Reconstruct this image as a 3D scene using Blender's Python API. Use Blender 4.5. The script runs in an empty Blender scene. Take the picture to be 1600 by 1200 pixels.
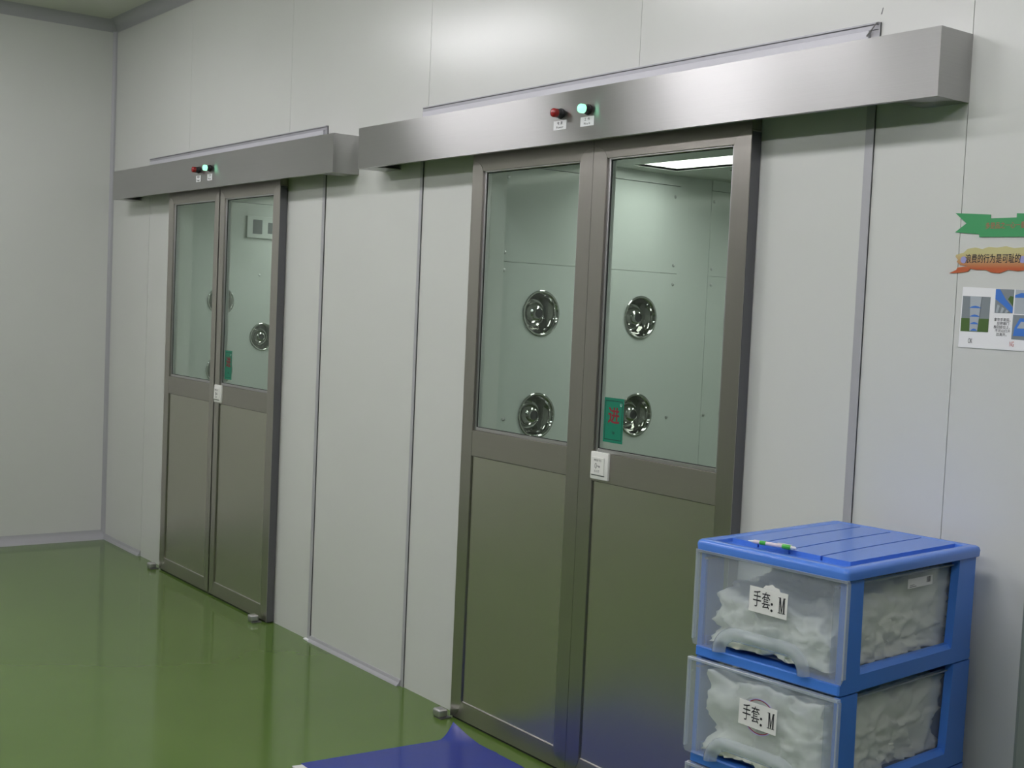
import bpy, bmesh, math, random
from mathutils import Vector, Matrix, noise

random.seed(7)
S = bpy.context.scene
C = S.collection
PI = math.pi

# ------------------------------------------------------------------ camera
cam_data = bpy.data.cameras.new('camera')
cam = bpy.data.objects.new('camera', cam_data)
C.objects.link(cam)
cam_data.sensor_fit = 'HORIZONTAL'
cam_data.sensor_width = 36.0
cam_data.lens = 1980.64 / 1600.0 * 36.0
cam_data.clip_start = 0.05
_r = Vector((0.59711195, 0.80095416, 0.04392884))
_u = Vector((-0.0725989, -0.00057837, 0.99736105))
_d = Vector((-0.79886589, 0.59872539, -0.05780304))
cam.matrix_world = Matrix((
    (_r.x, _u.x, -_d.x, 7.8798),
    (_r.y, _u.y, -_d.y, -2.7350),
    (_r.z, _u.z, -_d.z, 1.5478),
    (0, 0, 0, 1)))
S.camera = cam

# ------------------------------------------------------------------ world, light levels, exposure
LAMP = 20.0            # emission of the ceiling light panels
BOOTH = 9.0           # emission of the lamps inside the air showers
w = bpy.data.worlds.new('world')
S.world = w
w.use_nodes = True
w.node_tree.nodes['Background'].inputs['Color'].default_value = (0.5, 0.52, 0.5, 1)
w.node_tree.nodes['Background'].inputs['Strength'].default_value = 0.05
S.view_settings.view_transform = 'Standard'
S.view_settings.look = 'None'
S.view_settings.gamma = 1.0
S.view_settings.use_curve_mapping = False
S.view_settings.exposure = 0.0
S.cycles.max_bounces = 8
S.cycles.diffuse_bounces = 4
S.cycles.glossy_bounces = 4
S.cycles.transmission_bounces = 4
S.cycles.transparent_max_bounces = 24
S.cycles.adaptive_threshold = 0.03

# ------------------------------------------------------------------ materials
MATS = {}


def srgb(r, g, b):
    f = lambda c: (c / 255 / 12.92) if c / 255 <= 0.04045 else ((c / 255 + 0.055) / 1.055) ** 2.4
    return (f(r), f(g), f(b), 1)


def mat(name, col, rough=0.5, metal=0.0, spec=0.5, coat=0.0, aniso=0.0, aniso_rot=0.0,
        var=0.0, vscale=4.0, stretch=(1, 1, 1), bump=0.0, bscale=60.0, bstretch=(1, 1, 1), rvar=0.0, emit=None, estr=0.0):
    m = bpy.data.materials.new(name)
    m.use_nodes = True
    nt = m.node_tree
    b = nt.nodes['Principled BSDF']
    b.inputs['Base Color'].default_value = col
    b.inputs['Roughness'].default_value = rough
    b.inputs['Metallic'].default_value = metal
    b.inputs['Specular IOR Level'].default_value = spec
    b.inputs['Coat Weight'].default_value = coat
    b.inputs['Coat Roughness'].default_value = 0.12
    b.inputs['Anisotropic'].default_value = aniso
    b.inputs['Anisotropic Rotation'].default_value = aniso_rot
    if aniso:
        tg = nt.nodes.new('ShaderNodeTangent')
        tg.direction_type = 'RADIAL'
        tg.axis = 'Z'
        nt.links.new(tg.outputs[0], b.inputs['Tangent'])
    if emit:
        b.inputs['Emission Color'].default_value = emit
        b.inputs['Emission Strength'].default_value = estr

    def nz(scale, st):
        tc = nt.nodes.new('ShaderNodeTexCoord')
        mp = nt.nodes.new('ShaderNodeMapping')
        mp.inputs['Scale'].default_value = st
        n = nt.nodes.new('ShaderNodeTexNoise')
        n.inputs['Scale'].default_value = scale
        n.inputs['Detail'].default_value = 5
        nt.links.new(tc.outputs['Object'], mp.inputs['Vector'])
        nt.links.new(mp.outputs[0], n.inputs['Vector'])
        return n
    if var or rvar:
        n = nz(vscale, stretch)
        if var:
            mx = nt.nodes.new('ShaderNodeMix')
            mx.data_type = 'RGBA'
            mx.inputs[6].default_value = tuple(c * (1 - var) for c in col[:3]) + (1,)
            mx.inputs[7].default_value = tuple(min(1, c * (1 + var)) for c in col[:3]) + (1,)
            nt.links.new(n.outputs['Fac'], mx.inputs[0])
            nt.links.new(mx.outputs[2], b.inputs['Base Color'])
        if rvar:
            mr = nt.nodes.new('ShaderNodeMapRange')
            mr.inputs[3].default_value = rough - rvar
            mr.inputs[4].default_value = rough + rvar
            nt.links.new(n.outputs['Fac'], mr.inputs[0])
            nt.links.new(mr.outputs[0], b.inputs['Roughness'])
    if bump:
        n2 = nz(bscale, bstretch)
        bp = nt.nodes.new('ShaderNodeBump')
        bp.inputs['Strength'].default_value = bump
        bp.inputs['Distance'].default_value = 0.002
        nt.links.new(n2.outputs['Fac'], bp.inputs['Height'])
        nt.links.new(bp.outputs[0], b.inputs['Normal'])
    MATS[name] = m
    return m


mat('painted_panel', (0.66, 0.67, 0.645, 1), rough=0.25, spec=0.6, var=0.02, vscale=2.5)
mat('ceiling_panel', (0.62, 0.63, 0.56, 1), rough=0.5, var=0.02)
mat('aluminium', (0.40, 0.40, 0.43, 1), rough=0.42, metal=0.35)
mat('aluminium_light', (0.60, 0.60, 0.64, 1), rough=0.45, metal=0.2)
mat('trim_grey', (0.42, 0.42, 0.445, 1), rough=0.5, metal=0.15)
mat('joint_grey', (0.43, 0.43, 0.455, 1), rough=0.45, metal=0.1)
mat('joint_dark', (0.16, 0.16, 0.15, 1), rough=0.8)
mat('floor_epoxy', (0.098, 0.170, 0.034, 1), rough=0.10, spec=0.45, var=0.12, vscale=1.3, rvar=0.03, bump=0.03, bscale=5)
mat('steel_header', (0.445, 0.44, 0.437, 1), rough=0.278, metal=1.0, aniso=1.0, aniso_rot=0.25, var=0.06, vscale=7, stretch=(0.5, 1, 110))
mat('steel_door', (0.43, 0.405, 0.37, 1), rough=0.33, metal=1.0, aniso=0.6, aniso_rot=0.25, var=0.03, vscale=4, stretch=(1, 1, 50))
mat('steel_stile', (0.50, 0.475, 0.44, 1), rough=0.33, metal=1.0, aniso=0.6, aniso_rot=0.0, var=0.03, vscale=4, stretch=(50, 50, 1))  # base colour lightened to paint in the brighter sheen of upright brushing
mat('steel_panel', (0.55, 0.535, 0.465, 1), rough=0.27, metal=1.0, aniso=0.6, aniso_rot=0.25, var=0.03, vscale=4, stretch=(1, 1, 50))
mat('steel_dark', (0.16, 0.16, 0.17, 1), rough=0.5, metal=0.6)
mat('steel_bead', (0.62, 0.61, 0.62, 1), rough=0.3, metal=1.0)
mat('rubber', (0.03, 0.03, 0.03, 1), rough=0.8)
mat('cast_metal', (0.55, 0.55, 0.55, 1), rough=0.4, metal=0.9)
mat('chrome', (0.50, 0.50, 0.48, 1), rough=0.05, metal=1.0)
mat('black', (0.012, 0.012, 0.014, 1), rough=0.5)
mat('booth_panel', (0.60, 0.63, 0.605, 1), rough=0.13, spec=0.5)
mat('booth_ceiling', (0.55, 0.58, 0.54, 1), rough=0.5)
mat('white_plastic', (0.80, 0.80, 0.76, 1), rough=0.4)
mat('paper', (0.86, 0.86, 0.88, 1), rough=0.7)
mat('paper_worn', (0.80, 0.80, 0.80, 1), rough=0.6)
mat('ink', (0.02, 0.02, 0.03, 1), rough=0.6)
mat('ink_grey', (0.12, 0.12, 0.13, 1), rough=0.6)
mat('red_ink', (0.24, 0.012, 0.025, 1), rough=0.6)
mat('red_faded', (0.50, 0.10, 0.09, 1), rough=0.6)
mat('green_sign', (0.004, 0.20, 0.12, 1), rough=0.45)
mat('green_paper', (0.055, 0.33, 0.125, 1), rough=0.65)
mat('lilac', (0.33, 0.33, 0.62, 1), rough=0.6)
mat('blue_plastic', (0.06, 0.215, 0.72, 1), rough=0.32, spec=0.5, bump=0.05, bscale=90)
mat('blue_lid', (0.085, 0.225, 0.72, 1), rough=0.22, spec=0.55, bump=0.03, bscale=60)
mat('blue_film', (0.008, 0.030, 0.29, 1), rough=0.16, spec=0.55, bump=0.12, bscale=16)
mat('mat_base', (0.72, 0.72, 0.70, 1), rough=0.6)
mat('glove_cotton', (0.92, 0.91, 0.80, 1), rough=0.9, var=0.06, vscale=22, bump=0.5, bscale=40)
mat('red_lens', (0.30, 0.006, 0.008, 1), rough=0.25, coat=0.4)
mat('green_lens', (0.02, 0.55, 0.25, 1), rough=0.3, emit=(0.42, 1.0, 0.66, 1), estr=1.25)
mat('lamp_white', (0.9, 0.9, 0.9, 1), rough=0.5, emit=(0.985, 0.962, 1.0, 1), estr=LAMP)
mat('booth_lamp', (0.9, 0.9, 0.9, 1), rough=0.5, emit=(0.97, 1.0, 0.95, 1), estr=BOOTH)
mat('lamp_frame', (0.7, 0.7, 0.7, 1), rough=0.5)
mat('teal', (0.01, 0.22, 0.17, 1), rough=0.5)
mat('grey_plate', (0.10, 0.11, 0.11, 1), rough=0.5)
mat('steel_cabinet', (0.22, 0.25, 0.245, 1), rough=0.45, metal=0.3)
mat('print_grey', (0.22, 0.25, 0.27, 1), rough=0.6)
mat('print_green', (0.07, 0.14, 0.03, 1), rough=0.6)
mat('print_white', (0.42, 0.46, 0.50, 1), rough=0.6)
mat('print_blue', (0.05, 0.19, 0.62, 1), rough=0.6)
mat('pen_barrel', (0.72, 0.62, 0.66, 1), rough=0.35, var=0.25, vscale=110)
mat('pen_green', (0.06, 0.42, 0.05, 1), rough=0.3)


def cloud_mat():
    m = bpy.data.materials.new('cloud_print')
    m.use_nodes = True
    nt = m.node_tree
    b = nt.nodes['Principled BSDF']
    b.inputs['Roughness'].default_value = 0.65
    tc = nt.nodes.new('ShaderNodeTexCoord')
    sp = nt.nodes.new('ShaderNodeSeparateXYZ')
    mr = nt.nodes.new('ShaderNodeMapRange')
    mr.inputs[1].default_value = 0.0
    mr.inputs[2].default_value = 0.064
    cr = nt.nodes.new('ShaderNodeValToRGB')
    cr.color_ramp.elements[0].position = 0.18
    cr.color_ramp.elements[0].color = (0.50, 0.11, 0.035, 1)
    cr.color_ramp.elements[1].position = 0.75
    cr.color_ramp.elements[1].color = (0.56, 0.52, 0.25, 1)
    nt.links.new(tc.outputs['Object'], sp.inputs[0])
    nt.links.new(sp.outputs['Z'], mr.inputs[0])
    nt.links.new(mr.outputs[0], cr.inputs[0])
    nt.links.new(cr.outputs[0], b.inputs['Base Color'])
    MATS['cloud_print'] = m


cloud_mat()


def sheet_fresnel(nt, f0=0.04, gain=0.9):
    """reflectance of a thin sheet, the same from both of its sides"""
    lw = nt.nodes.new('ShaderNodeLayerWeight')
    lw.inputs[0].default_value = 0.5
    pw = nt.nodes.new('ShaderNodeMath')
    pw.operation = 'POWER'
    pw.inputs[1].default_value = 5.0
    ma = nt.nodes.new('ShaderNodeMath')
    ma.operation = 'MULTIPLY_ADD'
    ma.inputs[1].default_value = gain
    ma.inputs[2].default_value = f0
    nt.links.new(lw.outputs['Facing'], pw.inputs[0])
    nt.links.new(pw.outputs[0], ma.inputs[0])
    return ma


def glass_mat():
    m = bpy.data.materials.new('door_glass')
    m.use_nodes = True
    nt = m.node_tree
    nt.nodes.remove(nt.nodes['Principled BSDF'])
    out = nt.nodes['Material Output']
    tr = nt.nodes.new('ShaderNodeBsdfTransparent')
    tr.inputs[0].default_value = (0.855, 0.90, 0.875, 1)
    gl = nt.nodes.new('ShaderNodeBsdfGlossy')
    gl.inputs['Roughness'].default_value = 0.02
    gl.inputs[0].default_value = (0.9, 0.95, 0.92, 1)
    fr = sheet_fresnel(nt)
    mx = nt.nodes.new('ShaderNodeMixShader')
    nt.links.new(fr.outputs[0], mx.inputs[0])
    nt.links.new(tr.outputs[0], mx.inputs[1])
    nt.links.new(gl.outputs[0], mx.inputs[2])
    nt.links.new(mx.outputs[0], out.inputs[0])
    MATS['door_glass'] = m


glass_mat()


def frosted(name, clear, haze, tint):
    """translucent polypropylene: part clear, part blurred, part milky"""
    m = bpy.data.materials.new(name)
    m.use_nodes = True
    nt = m.node_tree
    nt.nodes.remove(nt.nodes['Principled BSDF'])
    out = nt.nodes['Material Output']
    tr = nt.nodes.new('ShaderNodeBsdfTransparent')
    tr.inputs[0].default_value = tint
    df = nt.nodes.new('ShaderNodeBsdfDiffuse')
    df.inputs[0].default_value = (0.82, 0.86, 0.90, 1)
    tl = nt.nodes.new('ShaderNodeBsdfTranslucent')
    tl.inputs[0].default_value = (0.82, 0.86, 0.90, 1)
    m1 = nt.nodes.new('ShaderNodeMixShader')
    m1.inputs[0].default_value = 0.4
    nt.links.new(df.outputs[0], m1.inputs[1])
    nt.links.new(tl.outputs[0], m1.inputs[2])
    m2 = nt.nodes.new('ShaderNodeMixShader')
    m2.inputs[0].default_value = haze
    nt.links.new(tr.outputs[0], m2.inputs[1])
    nt.links.new(m1.outputs[0], m2.inputs[2])
    gl = nt.nodes.new('ShaderNodeBsdfGlossy')
    gl.inputs['Roughness'].default_value = 0.14
    fr = sheet_fresnel(nt, 0.03, 0.8)
    m3 = nt.nodes.new('ShaderNodeMixShader')
    nt.links.new(fr.outputs[0], m3.inputs[0])
    nt.links.new(m2.outputs[0], m3.inputs[1])
    nt.links.new(gl.outputs[0], m3.inputs[2])
    nt.links.new(m3.outputs[0], out.inputs[0])
    MATS[name] = m


frosted('frosted_box', 0.6, 0.13, (0.95, 0.965, 0.975, 1))
frosted('frosted_plastic', 0.6, 0.22, (0.93, 0.95, 0.97, 1))
frosted('frosted_handle', 0.5, 0.30, (0.93, 0.95, 0.97, 1))


# ------------------------------------------------------------------ mesh helpers
def link(o, parent=None):
    C.objects.link(o)
    if parent is not None:
        o.parent = parent
    return o


def obj(name, bm, m, parent=None, loc=(0, 0, 0), rot=(0, 0, 0), smooth=None, label=None):
    bmesh.ops.recalc_face_normals(bm, faces=bm.faces)
    me = bpy.data.meshes.new(name)
    bm.to_mesh(me)
    bm.free()
    me.materials.append(MATS[m])
    if smooth:
        for p in me.polygons:
            p.use_smooth = True
        me.set_sharp_from_angle(angle=math.radians(smooth))
    o = bpy.data.objects.new(name, me)
    o.location = loc
    o.rotation_euler = rot
    link(o, parent)
    if label:
        o['label'] = label
    return o


def thing(name, label, cat, loc=(0, 0, 0), rotz=0.0, group=None, kind=None):
    o = bpy.data.objects.new(name, None)
    o.empty_display_size = 0.1
    link(o)
    o.location = loc
    o.rotation_euler = (0, 0, rotz)
    tag(o, label, cat, group, kind)
    return o


def tag(o, label=None, cat=None, group=None, kind=None):
    if label:
        o['label'] = label
    if cat:
        o['category'] = cat
    if group:
        o['group'] = group
    if kind:
        o['kind'] = kind
    return o


def box(bm, x0, x1, y0, y1, z0, z1, bev=0.0, seg=1):
    r = bmesh.ops.create_cube(bm, size=1.0)
    vs = r['verts']
    for v in vs:
        v.co = Vector(((x0 + x1) / 2 + v.co.x * (x1 - x0), (y0 + y1) / 2 + v.co.y * (y1 - y0), (z0 + z1) / 2 + v.co.z * (z1 - z0)))
    if bev:
        es = list({e for v in vs for e in v.link_edges})
        bmesh.ops.bevel(bm, geom=es, offset=bev, segments=seg, affect='EDGES', profile=0.5)
    return bm


def bx(*a, **k):
    return box(bmesh.new(), *a, **k)


def prism(bm, outline, d0, d1, plane='xz', holes=(), bev=0.0):
    """extrude a 2-D outline (with optional holes) between depths d0 and d1 along the third axis"""
    def P(u, v, d):
        return {'xz': (u, d, v), 'yz': (d, u, v), 'xy': (u, v, d)}[plane]
    loops = [list(outline)] + [list(h) for h in holes]
    if not holes:
        a = [bm.verts.new(P(u, v, d0)) for u, v in outline]
        b = [bm.verts.new(P(u, v, d1)) for u, v in outline]
        fs = [bm.faces.new(a), bm.faces.new(list(reversed(b)))]
        n = len(a)
        for i in range(n):
            fs.append(bm.faces.new((a[(i + 1) % n], a[i], b[i], b[(i + 1) % n])))
        if bev:
            es = [e for e in fs[0].edges]
            bmesh.ops.bevel(bm, geom=es, offset=bev, segments=1, affect='EDGES')
        return bm
    t = bmesh.new()
    for lp in loops:
        vs = [t.verts.new(P(u, v, d0)) for u, v in lp]
        for i in range(len(vs)):
            t.edges.new((vs[i], vs[(i + 1) % len(vs)]))
    bmesh.ops.triangle_fill(t, use_beauty=True, use_dissolve=False, edges=t.edges[:])
    fs = t.faces[:]
    r = bmesh.ops.extrude_face_region(t, geom=fs)
    ax = {'xz': 1, 'yz': 0, 'xy': 2}[plane]
    for v in r['geom']:
        if isinstance(v, bmesh.types.BMVert):
            v.co[ax] += d1 - d0
    me = bpy.data.meshes.new('tmp')
    t.to_mesh(me)
    t.free()
    bm.from_mesh(me)
    bpy.data.meshes.remove(me)
    return bm


def pr(*a, **k):
    return prism(bmesh.new(), *a, **k)


def circle(cx, cy, r, n=32):
    return [(cx + r * math.cos(2 * PI * i / n), cy + r * math.sin(2 * PI * i / n)) for i in range(n)]


def lathe(bm, prof, n=32, axis='x', c=(0, 0, 0), caps=True):
    """revolve (radius, along) profile about an axis through c"""
    rings = []
    for r, t in prof:
        ring = []
        for i in range(n):
            a = 2 * PI * i / n
            u, v = r * math.cos(a), r * math.sin(a)
            p = {'x': (t, u, v), 'y': (u, t, v), 'z': (u, v, t)}[axis]
            ring.append(bm.verts.new((c[0] + p[0], c[1] + p[1], c[2] + p[2])))
        rings.append(ring)
    for a, b in zip(rings, rings[1:]):
        for i in range(n):
            bm.faces.new((a[i], a[(i + 1) % n], b[(i + 1) % n], b[i]))
    for ring in ((rings[0], rings[-1]) if caps else ()):
        try:
            bm.faces.new(ring)
        except ValueError:
            pass
    return bm


def tube(bm, pts, r, n=10, sx=1.0):
    pts = [Vector(p) for p in pts]
    rings = []
    for i, p in enumerate(pts):
        t = (pts[min(i + 1, len(pts) - 1)] - pts[max(i - 1, 0)]).normalized()
        a = Vector((0, 1, 0))
        if abs(t.dot(a)) > 0.95:
            a = Vector((1, 0, 0))
        b = t.cross(a).normalized()
        a = b.cross(t)
        rings.append([bm.verts.new(p + a * r * sx * math.cos(2 * PI * k / n) + b * r * math.sin(2 * PI * k / n)) for k in range(n)])
    for q, s in zip(rings, rings[1:]):
        for k in range(n):
            bm.faces.new((q[k], q[(k + 1) % n], s[(k + 1) % n], s[k]))
    bm.faces.new(rings[0])
    bm.faces.new(list(reversed(rings[-1])))
    return bm


def text_mesh(name, s, size, m, parent, loc, rot=(PI / 2, 0, 0), sx=1.0, align='CENTER', bold=0.0, spacing=1.0, label=None):
    cu = bpy.data.curves.new(name, 'FONT')
    cu.body = s
    cu.size = size
    cu.align_x = align
    cu.align_y = 'CENTER'
    cu.extrude = 0.00012
    cu.offset = bold
    cu.resolution_u = 3
    cu.space_character = spacing
    t = bpy.data.objects.new(name, cu)
    C.objects.link(t)
    dg = bpy.context.evaluated_depsgraph_get()
    dg.update()
    me = bpy.data.meshes.new_from_object(t.evaluated_get(dg))
    bpy.data.objects.remove(t)
    bpy.data.curves.remove(cu)
    me.name = name
    me.materials.clear()
    me.materials.append(MATS[m])
    o = bpy.data.objects.new(name, me)
    o.location = loc
    o.rotation_euler = rot
    o.scale = (sx, 1, 1)
    link(o, parent)
    if label:
        o['label'] = label
    return o


def copy_tree(o, parent=None):
    c = o.copy()
    C.objects.link(c)
    c.parent = parent
    for ch in list(o.children):
        copy_tree(ch, c)
    return c


def struct(name, bm, m, label=None, smooth=None):
    o = obj(name, bm, m, smooth=smooth)
    o['kind'] = 'structure'
    if label:
        o['label'] = label
    return o


# ------------------------------------------------------------------ room shell
RX, RY, H, ZC = 13.0, -11.0, 3.217, 3.151
struct('floor', bx(-0.1, RX + 0.1, RY - 0.1, 3.4, -0.08, 0.0), 'floor_epoxy', 'glossy green epoxy floor')
ceil = struct('ceiling', bx(-0.1, RX + 0.1, RY - 0.1, 0.1, H, H + 0.08), 'ceiling_panel', 'off-white panel ceiling')
wl = struct('wall_left', bx(-0.10, -0.05, RY, 0.0, 0, H), 'joint_dark', 'plain off-white far wall at the left')
y = 0.0
for y1 in (-1.18, -2.36, -3.54, -4.72, -5.9, -7.08, -8.26, -9.44, RY):
    obj('wall_panel', bx(-0.05, 0, y1 + 0.002, y - 0.002, 0.0, H - 0.001, bev=0.0012), 'painted_panel', wl)
    y = y1
wr = struct('wall_right', bx(RX, RX + 0.1, RY, 0.06, 0, H), 'painted_panel', 'off-white wall')
wf = struct('wall_front', bx(-0.1, RX + 0.1, RY - 0.1, RY, 0, H), 'painted_panel', 'off-white wall')

# main wall: openings of the two air showers are filled with cut panels
D1, D2 = 3.9886, 1.0402          # left edges of the two door pairs
LW = 0.690                       # one sliding leaf
OPEN1 = (D1 + 0.05, D1 + 2 * LW - 0.05)
OPEN2 = (D2 + 0.05, D2 + 2 * LW - 0.055)
ZO = 2.09


def rect(x0, x1, z0, z1):
    return [(x0, z0), (x1, z0), (x1, z1), (x0, z1)]


core = [(-0.05, 0), (OPEN2[0], 0), (OPEN2[0], ZO), (OPEN2[1], ZO), (OPEN2[1], 0), (OPEN1[0], 0), (OPEN1[0], ZO), (OPEN1[1], ZO), (OPEN1[1], 0), (RX, 0), (RX, H), (-0.05, H)]
wb = struct('wall_back', pr(core, 0.045, 0.06), 'joint_dark', 'long off-white panel wall with the two steel doors')
ZT = 2.335
g = 0.0009
XL2, XR2, XL1, XR1 = 0.636, 2.767, 3.577, 5.757
panels = [
    [(0, 0), (XL2 - 0.002, 0), (XL2 - 0.002, ZT), (1.2 - g, ZT), (1.2 - g, H), (0, H)],
    rect(1.2 + g, 2.4 - g, ZT, H),
    [(2.4 + g, ZT), (XR2, ZT), (XR2, 0), (XL1, 0), (XL1, ZT), (3.6 - g, ZT), (3.6 - g, H), (2.4 + g, H)],
    rect(3.6 + g, 4.83 - g, ZT, H),
    [(4.83 + g, ZT), (XR1, ZT), (XR1, 0), (6.03 - g, 0), (6.03 - g, H), (4.83 + g, H)],
    rect(6.03 + g, 7.23 - g, 0, H), rect(7.23 + g, 8.43 - g, 0, H), rect(8.43 + g, 9.63 - g, 0, H), rect(9.63 + g, RX, 0, H),
    # fill panels round the doors
    [(XL2 + 0.002, 0), (OPEN2[0], 0), (OPEN2[0], ZO), (OPEN2[1], ZO), (OPEN2[1], 0), (XR2 - 0.001, 0), (XR2 - 0.001, ZT - g), (XL2 + 0.002, ZT - g)],
    [(XL1 + 0.001, 0), (OPEN1[0], 0), (OPEN1[0], ZO), (OPEN1[1], ZO), (OPEN1[1], 0), (XR1 - 0.001, 0), (XR1 - 0.001, ZT - g), (XL1 + 0.001, ZT - g)],
]
for p in panels:
    obj('wall_panel', pr(p, 0.0, 0.045), 'painted_panel', wb)
# liners closing the cut edges of the door openings
for xo in OPEN1 + OPEN2:
    sgn = 1 if xo in (OPEN1[0], OPEN2[0]) else -1
    obj('jamb_liner', bx(min(xo, xo + sgn * 0.003), max(xo, xo + sgn * 0.003), -0.0005, 0.078, 0.0, ZO), 'painted_panel', wb)
# aluminium channels round the two openings
SA = [(XR2 - 0.014, XR2 + 0.014), (XL1 - 0.012, XL1 + 0.010), (XR1 - 0.026, XR1 + 0.002)]
for x0, x1 in SA:
    b = bmesh.new()
    box(b, x0, x1, -0.0035, 0.0, 0.0, ZT)
    box(b, x1 - 0.005, x1, -0.006, 0.0, 0.0, ZT)
    obj('joint_strip', b, 'joint_grey', wb, label='grey aluminium joint strip')
for x0, x1 in ((XL2 + 0.004, XR2 + 0.012), (XL1, XR1)):
    b = bmesh.new()
    prism(b, [(-0.007, ZT - 0.017), (0.0, ZT - 0.017), (0.0, ZT), (-0.012, ZT), (-0.012, ZT - 0.004), (-0.007, ZT - 0.006)], x0, x1, 'yz')
    obj('channel_trim', b, 'aluminium', wb, label='grey aluminium channel above the door housing')
    b = bmesh.new()
    box(b, x0, x1 - 0.03, -0.010, 0.0, ZT - 0.060, ZT - 0.018)
    obj('channel_lip', b, 'aluminium_light', wb)
# mitre line of the near channel
b = bmesh.new()
prism(b, [(XR1 - 0.036, ZT - 0.032), (XR1 - 0.032, ZT - 0.034), (XR1 - 0.001, ZT - 0.001), (XR1 - 0.005, ZT - 0.001)], -0.0135, -0.0122)
obj('mitre_joint', b, 'joint_dark', wb)
b = bmesh.new()
prism(b, [(5.755, 2.356), (5.758, 2.356), (5.762, 2.372), (5.7605, 2.373)], -0.0006, 0.0)
obj('scuff_mark', b, 'ink_grey', wb)

# trims

def cove_prof(r, n=6):
    return [(r - r * math.cos(PI / 2 * i / n), r - r * math.sin(PI / 2 * i / n)) for i in range(n + 1)]


# ceiling coves: profile (distance from wall, drop from ceiling)
pf = [(0.0, 0.0)] + [(0.066 * (1 - math.sin(PI / 2 * i / 6)), 0.066 * (1 - math.cos(PI / 2 * i / 6))) for i in range(7)]
bm = pr([(-a - 0.0002, H - c) for a, c in pf], 0.0, RX, 'yz')
struct('trim_1', bm, 'trim_grey', 'grey curved trim between back wall and ceiling', smooth=40)
bm = pr([(a + 0.0002, H - c) for a, c in pf], RY, 0.0, 'xz')
struct('trim_2', bm, 'trim_grey', 'grey curved trim between left wall and ceiling', smooth=40)
b = bmesh.new()
prism(b, [(0.0002, -0.0002), (0.022, -0.0002), (0.010, -0.006), (0.006, -0.010), (0.0002, -0.022)], 0.0, H - 0.06, 'xy')
struct('trim_3', b, 'trim_grey', 'grey vertical corner trim')
pf2 = [(0.0, 0.0)] + [(0.054 * (1 - math.sin(PI / 2 * i / 6)), 0.054 * (1 - math.cos(PI / 2 * i / 6))) for i in range(7)]
struct('baseboard_left', pr([(a + 0.0002, c) for a, c in pf2], RY, 0.0, 'xz'), 'trim_grey', 'grey cove baseboard of the left wall', smooth=40)
pf3 = [(0, 0), (-0.020, 0), (-0.016, 0.007), (-0.008, 0.016), (-0.004, 0.030), (0, 0.031)]
struct('baseboard_back', pr([(a - 0.0002, c) for a, c in pf3], 0.0, XL2, 'yz'), 'trim_grey', 'short grey baseboard in the far corner')
bb = struct('baseboard_back', pr([(a - 0.0002, c * 0.8) for a, c in pf3], XR2 + 0.016, XL1 - 0.014, 'yz'), 'trim_grey', 'short grey baseboard between the two doors')
b = bx(XR2 - 0.022, XR2 + 0.022, -0.02, -0.004, 0.0, 0.008, bev=0.002)
obj('end_plug', b, 'paper', bb)

# ------------------------------------------------------------------ ceiling lights
LX = (1.56, 3.80, 6.04, 8.28)  # last column is added, to brighten the right side of the blue cabinet
LY = (-1.75, -3.65)
proto = None
for ly in LY:
    for lx in LX:
        if proto is None:
            t = thing('ceiling_light', 'long white recessed light panel in the ceiling', 'light', (lx, ly, H), 0, 'ceiling light panels')
            b = bmesh.new()
            prism(b, rect(-0.62, 0.62, -0.17, 0.17), -0.012, 0.0, 'xy', holes=[rect(-0.6, 0.6, -0.15, 0.15)])
            obj('frame', b, 'lamp_frame', t)
            obj('diffuser', bx(-0.6, 0.6, -0.12, 0.12, -0.06, -0.001), 'lamp_white', t)
            proto = t
        else:
            t = copy_tree(proto)
            t.location = (lx, ly, H)

# ------------------------------------------------------------------ sliding door leaves
ZG0, ZG1 = 1.112, 2.056          # glass
ZM = 1.006                       # underside of middle rail
ZB = 0.073                       # top of bottom rail
ZD = 2.125                       # top of leaf (inside the housing)
SW = 0.066
YF, YB = -0.043, -0.004


def arc(x0, z0, x1, z1, bulge, n=7):
    """curved mitre from (x0,z0) to (x1,z1)"""
    out = []
    for i in range(n + 1):
        t = i / n
        a = PI / 2 * t
        x = x0 + (x1 - x0) * (1 - math.cos(a)) * bulge + (x1 - x0) * t * (1 - bulge)
        z = z0 + (z1 - z0) * math.sin(a) * bulge + (z1 - z0) * t * (1 - bulge)
        out.append((x, z))
    return out


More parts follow.
